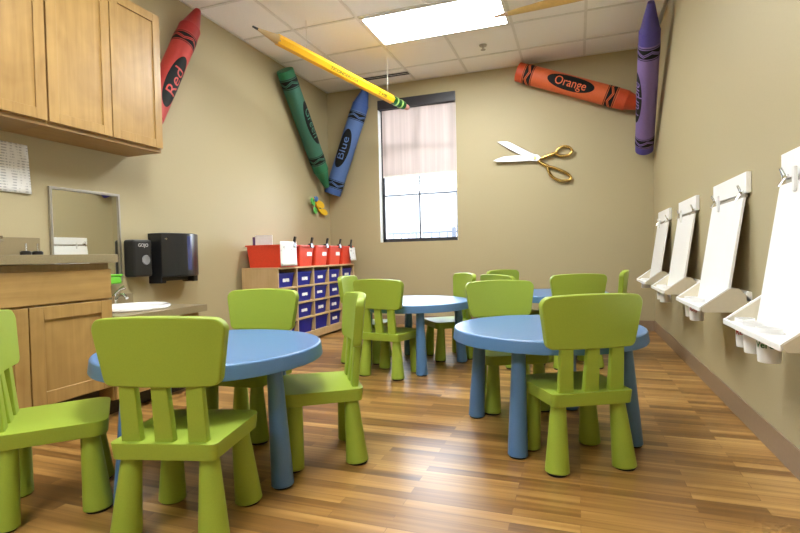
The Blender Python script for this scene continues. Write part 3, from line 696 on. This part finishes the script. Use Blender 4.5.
# ================================================================== EASELS
YE = [1.635, 2.600, 3.588, 4.566]; EW = .56
ZL = .55; TL = .200; ZBb = .637; TB = .088; ZT = 1.042; TT = .030
names = ['nearest white wall easel, cut by the right edge of the photo', 'second nearest white wall easel on the right wall', 'third white wall easel on the right wall counted from the near one', 'farthest white wall easel, by the back corner']
ww = ['nearest', 'second nearest', 'third', 'farthest']
XCp = XR-.154
def tray_floor(y0, y1, holes):
    """slab with round holes (boolean-free: strips between holes plus hole rings), lip in front"""
    x0, x1, zt, zb = XR-TL, XR-TB+.010, ZL-.006, ZL-.018
    mb = MB(); t = bmesh.new()
    hs_ = sorted(holes, key=lambda h: h[1]); edges = [y0]
    for a, b2 in zip(hs_, hs_[1:]): edges.append((a[1]+a[2]+b2[1]-b2[2])/2)
    edges.append(y1)
    if not hs_: mb.box((x0, y0, zb), (x1, y1, zt))
    for (hx_, hy, hr), ya, yb in zip(hs_, edges, edges[1:]):
        cor = [math.atan2(q-hy, p-hx_) % (2*PI) for p in (x0, x1) for q in (ya, yb)]
        an = sorted([2*PI*i/40 for i in range(40)]+cor); rings = []
        for a in an:
            c_, s_ = math.cos(a), math.sin(a)
            k = min(((x1 if c_ > 0 else x0)-hx_)/c_ if abs(c_) > 1e-9 else 9, ((yb if s_ > 0 else ya)-hy)/s_ if abs(s_) > 1e-9 else 9)
            rings.append([t.verts.new((hx_+c_*q, hy+s_*q, z)) for q, z in ((hr, zb), (hr, zt), (k, zt), (k, zb))])
        for i in range(len(an)):
            a, b2 = rings[i], rings[(i+1) % len(an)]
            for j in range(4): t.faces.new((a[j], b2[j], b2[(j+1) % 4], a[(j+1) % 4]))
    if hs_:
        bmesh.ops.remove_doubles(t, verts=t.verts[:], dist=1e-5); bmesh.ops.recalc_face_normals(t, faces=t.faces[:]); mb._add(t)
    mb.box((x0-.009, y0-.0115, ZL-.019), (x0, y1+.0115, ZL+.002), .002, 1)
    return mb
def easel(y0, label, hs):
    t = thing('wall_easel', label, 'easel', (XR, y0+EW/2, ZL), 0, 'white easels on the right wall'); y1 = y0+EW
    MB().box((XR-.022, y0, 1.062), (XR, y1, 1.155), .002, 1).build('clip_rail', 'white', t, True)
    MB().box((XR-.022, y0, .578), (XR, y1, .622), .002, 1).build('lower_rail', 'white', t, True)
    mb = MB(); mb.prism([(XR-TT, y0+.011, ZT), (XR-TT+.012, y0+.011, ZT), (XR-TB-.004, y0+.011, ZL-.006), (XR-TB-.016, y0+.011, ZL-.006)], [(XR-TT, y1-.011, ZT), (XR-TT+.012, y1-.011, ZT), (XR-TB-.004, y1-.011, ZL-.006), (XR-TB-.016, y1-.011, ZL-.006)], .0015, 1)
    mb.build('easel_board', 'white', t, True)
    # box tray: floor pierced by round holes, front lip, sloping side panels
    holes = [(XCp, y0+q[0], q[1]+.002) for q in hs]
    tray_floor(y0+.010, y1-.010, holes).build('paint_tray', 'white', t, True)
    for y in (y0, y1-.010):
        P = [(XR-TL, ZL-.012), (XR-TL, ZL-.001), (XR-TB+.004, ZBb), (XR-.050, ZBb), (XR-.003, ZBb-.05), (XR-.003, ZL-.022), (XR-TL+.01, ZL-.022)]
        mb = MB(); mb.prism([(x, y, z) for x, z in P], [(x, y+.010, z) for x, z in P], .001, 1); mb.build('side_bracket', 'cream', t, True)
        P = [(XR-TL-.003, ZL-.004), (XR-TL-.003, ZL+.003), (XR-TB+.002, ZBb+.005), (XR-TB+.004, ZBb-.001)]
        mb = MB(); mb.prism([(x, y-.0005, z) for x, z in P], [(x, y+.0105, z) for x, z in P], 0, 1); mb.build('edge_strip', 'white', t, True)
    for y in (y0+.05, y1-.05):
        mb = MB(); mb.box((XR-.030, y-.022, 1.058), (XR-.022, y+.022, 1.075), .002, 1)
        mb.tube([(XR-.028, y-.014, 1.07), (XR-.040, y-.010, 1.10), (XR-.040, y+.010, 1.10), (XR-.028, y+.014, 1.07)], .0025, seg=8)
        mb.tube([(XR-.028, y-.010, 1.064), (XR-.046, y-.006, 1.035), (XR-.046, y+.006, 1.035), (XR-.028, y+.010, 1.064)], .0022, seg=8); mb.build('paper_clip', 'chrome', t, True)
    mb = MB(); mb.box((XR-.018, y0+.03, 1.044), (XR-.004, y1-.03, 1.060), .001, 1); mb.build('hinge_strip', 'steel', t, True)
    mb = MB(); mb.box((XR-.044, (y0+y1)/2+.10, 1.005), (XR-.032, (y0+y1)/2+.122, 1.09), .003, 1); mb.build('peg', 'whiteframe', t, True)
    return t
def cup(x, y, ztop, r, h, label, word=None, mat='txtred'):
    t = thing('paint_cup', label, 'cup', (x, y, ztop-h), 0, 'white paint cups')
    MB().lathe([(0, 0), (r*.84, 0), (r*.86, .003), (r, h-.018), (r+.007, h-.0175), (r+.007, h-.0155), (r, h-.015), (r, h), (r*.955, h), (r*.82, .005), (0, .005)], 28).build('cup_shell', 'cup', t)
    if word:
        bm = text_bm(word, .028, 0, .0006)
        a0 = math.radians(-118)
        for v in bm.verts: v.co = Vector(((r*1.003)*math.cos(a0+v.co.x/r), (r*1.003)*math.sin(a0+v.co.x/r), h*.52+v.co.y))
        mb = MB(); mb.bm.free(); mb.bm = bm; mb.build('lettering', mat, t)
    return t
sets = [[(.50, .031, .105, 'Rojo', 'txtred'), (.40, .034, .108, None, ''), (.255, .0365, .110, 'Verde', 'txtgreen')], [(.44, .033, .105, None, ''), (.315, .037, .110, 'Rojo', 'txtred')],
        [(.46, .033, .105, None, ''), (.30, .038, .110, None, '')], [(.38, .038, .085, None, '')]]
pos_ = [['farther', 'middle', 'nearer'], ['farther', 'nearer'], ['farther', 'nearer'], ['only']]
for e in range(4):
    easel(YE[e], names[e], [(q[0], q[1]) for q in sets[e]])
    for k, (dy, r, h, wd, mt_) in enumerate(sets[e]):
        lab = 'frosted white paint cup, %s one of the %s wall easel\'s tray' % (pos_[e][k], ww[e])
        if wd: lab += ', %s writing' % ('green' if wd == 'Verde' else 'red')
        if pos_[e][k] == 'only': lab = 'single frosted white paint cup under the farthest wall easel\'s tray'
        cup(XCp, YE[e]+dy, .562, r, h, lab, wd, mt_ or 'txtred')

# ================================================================== TABLES
def make_table(name='round_table'):
    t = thing(name, '', 'table', (0, 0, 0), 0, 'round blue tables')
    MB().lathe([(0, .4305), (.36, .4305), (.419, .428), (.4245, .429), (.426, .432), (.4205, .473), (.4175, .4785), (.412, .481), (.406, .4815), (.398, .480), (0, .480)], 72).build('tabletop', 'blue', t)
    for k in range(4):
        a = k*PI/2; c, s_ = math.cos(a), math.sin(a)
        mb = MB(); mb.cone((.362*c, .362*s_, .006), (.335*c, .335*s_, .4315), .040, .027, 28, .003); lg = mb.build('leg', 'blue', t)
        mb = MB(); mb.cone((.3622*c, .3622*s_, 0), (.362*c, .362*s_, .007), .033, .035, 24); mb.build('foot_pad', 'pad', lg)
    return t
tb0 = make_table()
for i, (x, y, a, lab) in enumerate([(-.138, 2.375, 2.87, 'round blue plastic table at the right, closest to the wall easels'), (-1.360, 1.604, -.22, 'round blue table at the left front, nearest the low white sink'),
                                    (-1.158, 3.543, -1.126, 'round blue table in the middle reflecting the window'), (-.18, 4.35, .37, 'round blue table at the back right, mostly hidden by chairs')]):
    o = tb0 if i == 0 else copy_tree(tb0); o.location = (x, y, 0); o.rotation_euler = (0, 0, a); o['label'] = lab

# ================================================================== CHAIRS
def make_chair():
    t = thing('child_chair', '', 'chair', (0, 0, 0), 0, 'small green plastic chairs')
    # seat
    out = arc_outline([(-.160, -.155), (.160, -.155), (.173, .166), (-.173, .166)], [.02, .02, .04, .04], 5)
    lo = [(x*.97, y*.97, .250) for x, y in out]; hi = [(x, y, .300) for x, y in out]
    MB().prism(lo, hi, .0035, 2).build('seat', 'green', t)
    for sx in (-1, 1):
        for sy in (-1, 1):
            x1, y1, x0, y0 = sx*.135, sy*.126, sx*.118, sy*.108
            mb = MB(); mb.cone((x1, y1, .006), (x0, y0, .262), .0445, .027, 28, .003); lg = mb.build('leg', 'green', t)
            mb = MB(); mb.cone((x1, y1, 0), (x1, y1, .007), .037, .039, 24); mb.build('foot_pad', 'pad', lg)
    # backrest panel: tapered, rounded, bowed towards the sitter, leaning back
    outl = arc_outline([(-.172, .462), (.172, .462), (.204, .655), (-.204, .655)], [.026, .026, .032, .032], 7)
    def dens(pts, step=.02):
        o = []
        for i in range(len(pts)):
            a, b2 = Vector(pts[i]), Vector(pts[(i+1) % len(pts)]); n = max(1, int((b2-a).length/step))
            o += [a.lerp(b2, j/n) for j in range(n)]
        return o
    outl = dens(outl)
    bend = lambda x, z, off: Vector((x, -.150-.12*(z-.462)+.75*x*x+off, z+(.010*(1-(x/.196)**2) if z > .6 else 0)))
    t2 = bmesh.new()
    # inset rings give a soft edge on both faces
    cx_, cz_ = 0, .56
    def ring(k, off):
        return [t2.verts.new(bend(cx_+(p.x-cx_)*(1-k/abs(.19)), cz_+(p.y-cz_)*(1-k/.1), off)) for p in outl]
    th = .017
    layers = [(.09, -th), (.06, -th), (.03, -th), (.007, -th), (.0035, -th), (.0010, -th*.88), (0, -th*.68), (0, th*.68), (.0010, th*.88), (.0035, th), (.007, th), (.03, th), (.06, th), (.09, th)]
    def ring2(k, off):
        f = 1-k/.1
        return [t2.verts.new(bend(p.x*(f if k > .02 else 1-k/.19), cz_+(p.y-cz_)*f, off)) for p in outl]
    rings = [ring2(k, off) for k, off in layers]; n = len(outl)
    for a, b2 in zip(rings, rings[1:]):
        for i in range(n): t2.faces.new((a[i], a[(i+1) % n], b2[(i+1) % n], b2[i]))
    t2.faces.new(rings[0][::-1]); t2.faces.new(rings[-1]); bmesh.ops.recalc_face_normals(t2, faces=t2.faces[:])
    mb = MB(); mb._add(t2); mb.build('backrest', 'green', t, ang=50)
    for x in (-.100, 0, .100):
        yb, yt = -.126, -.150+.75*x*x
        w0, w1, d_ = .030, .024, .013
        P = lambda w_, y_, z_: [(x-w_, y_-d_, z_), (x+w_, y_-d_, z_), (x+w_, y_+d_, z_), (x-w_, y_+d_, z_)]
        mb = MB(); mb.prism(P(w0, yb, .296), P(w1, yt, .485), .006, 2); mb.build('back_slat', 'green', t)
    return t
ch0 = make_chair()
chairs = [
 (-1.156, 1.240, .25, 'green chair closest to the camera, back turned to us, at the left front table'),
 (-1.695, 1.199, -.72, 'green chair cut by the left edge of the photo, beside the maple base cabinet'),
 (-1.015, 1.838, 2.15, 'green chair seen side-on at the right side of the left front table'),
 (-1.486, 1.985, 3.176, 'green chair facing us across the left front table, before the storage unit'),
 (-1.227, 3.222, -.218, 'green chair with its back to us at the middle table, three slats showing'),
 (-1.575, 3.608, -1.46, 'green chair at the left of the middle table, half hidden beside the storage unit'),
 (-.975, 3.872, 2.19, 'green chair on the far right of the middle table, bright window light on its seat'),
 (-.354, 2.716, 3.601, 'green chair facing us across the right table'),
 (-.020, 2.086, .49, 'green chair with its back to us at the right table, nearest the wall easels'),
 (-.45, 3.76, -.80, 'green chair peeking over the chair behind the right table, left of the back table'),
 (-.046, 3.80, .38, 'green chair with its back to us at the near side of the back table'),
 (.19, 4.252, 1.46, 'green chair seen edge-on at the right side of the back table, near the right wall'),
 (-.53, 4.56, -2.2, 'green chair at the far side of the back table, only its top edge showing'),
]
for i, (x, y, a, lab) in enumerate(chairs):
    o = ch0 if i == 0 else copy_tree(ch0); o.location = (x, y, 0); o.rotation_euler = (0, 0, a); o['label'] = lab

# ================================================================== LIGHT, WORLD, CAMERA
w = bpy.data.worlds.new('overcast_sky'); sc.world = w; w.use_nodes = True
N, L = w.node_tree.nodes, w.node_tree.links
bg = N['Background']; tc = N.new('ShaderNodeTexCoord'); sp = N.new('ShaderNodeSeparateXYZ'); L.new(tc.outputs['Generated'], sp.inputs[0])
rp = N.new('ShaderNodeValToRGB'); rp.color_ramp.elements[0].position = 0; rp.color_ramp.elements[0].color = (.92, .95, 1, 1); rp.color_ramp.elements[1].position = .8; rp.color_ramp.elements[1].color = (.62, .76, 1, 1)
L.new(sp.outputs['Z'], rp.inputs['Fac']); L.new(rp.outputs['Color'], bg.inputs['Color']); bg.inputs['Strength'].default_value = 6.0
pt = bpy.data.lights.new('window_daylight', 'AREA'); pt.shape = 'RECTANGLE'; pt.size = WX1-WX0; pt.size_y = WZ1-WZ0; pt.energy = 1
pt.cycles.is_portal = True
po = bpy.data.objects.new('window_daylight', pt); C.objects.link(po); po.location = ((WX0+WX1)/2, YB+.21, (WZ0+WZ1)/2); po.rotation_euler = (-PI/2, 0, 0)

sn = bpy.data.lights.new('sun', 'SUN'); sn.energy = 14; sn.angle = .03; sn.color = (1, .96, .90)
so_ = bpy.data.objects.new('sun', sn); C.objects.link(so_); so_.rotation_euler = (math.radians(14), math.radians(48), 0)   # comes from behind the room, lights the yard
cam = bpy.data.cameras.new('camera'); co = bpy.data.objects.new('camera', cam); C.objects.link(co)
f_px, yaw, pitch_, roll, cz = 498.95, .3414, -.023, .0222, .8201
cam.sensor_width = 36; cam.lens = f_px/800*36; cam.clip_start = .05
fwd = Vector((-math.sin(yaw)*math.cos(pitch_), math.cos(yaw)*math.cos(pitch_), math.sin(pitch_)))
r0 = Vector((math.cos(yaw), math.sin(yaw), 0)); u0 = r0.cross(fwd)
rr = math.cos(roll)*r0-math.sin(roll)*u0; uu = math.sin(roll)*r0+math.cos(roll)*u0
co.matrix_world = Matrix.Translation((0, 0, cz)) @ Matrix((rr, uu, -fwd)).transposed().to_4x4()
sc.camera = co
sc.view_settings.view_transform = 'Standard'; sc.view_settings.look = 'None'; sc.view_settings.gamma = 1; sc.view_settings.exposure = 1.80
sc.view_settings.use_curve_mapping = False
sc.cycles.use_denoising = True
sc.cycles.max_bounces = 10; sc.cycles.diffuse_bounces = 6; sc.cycles.sample_clamp_indirect = 8
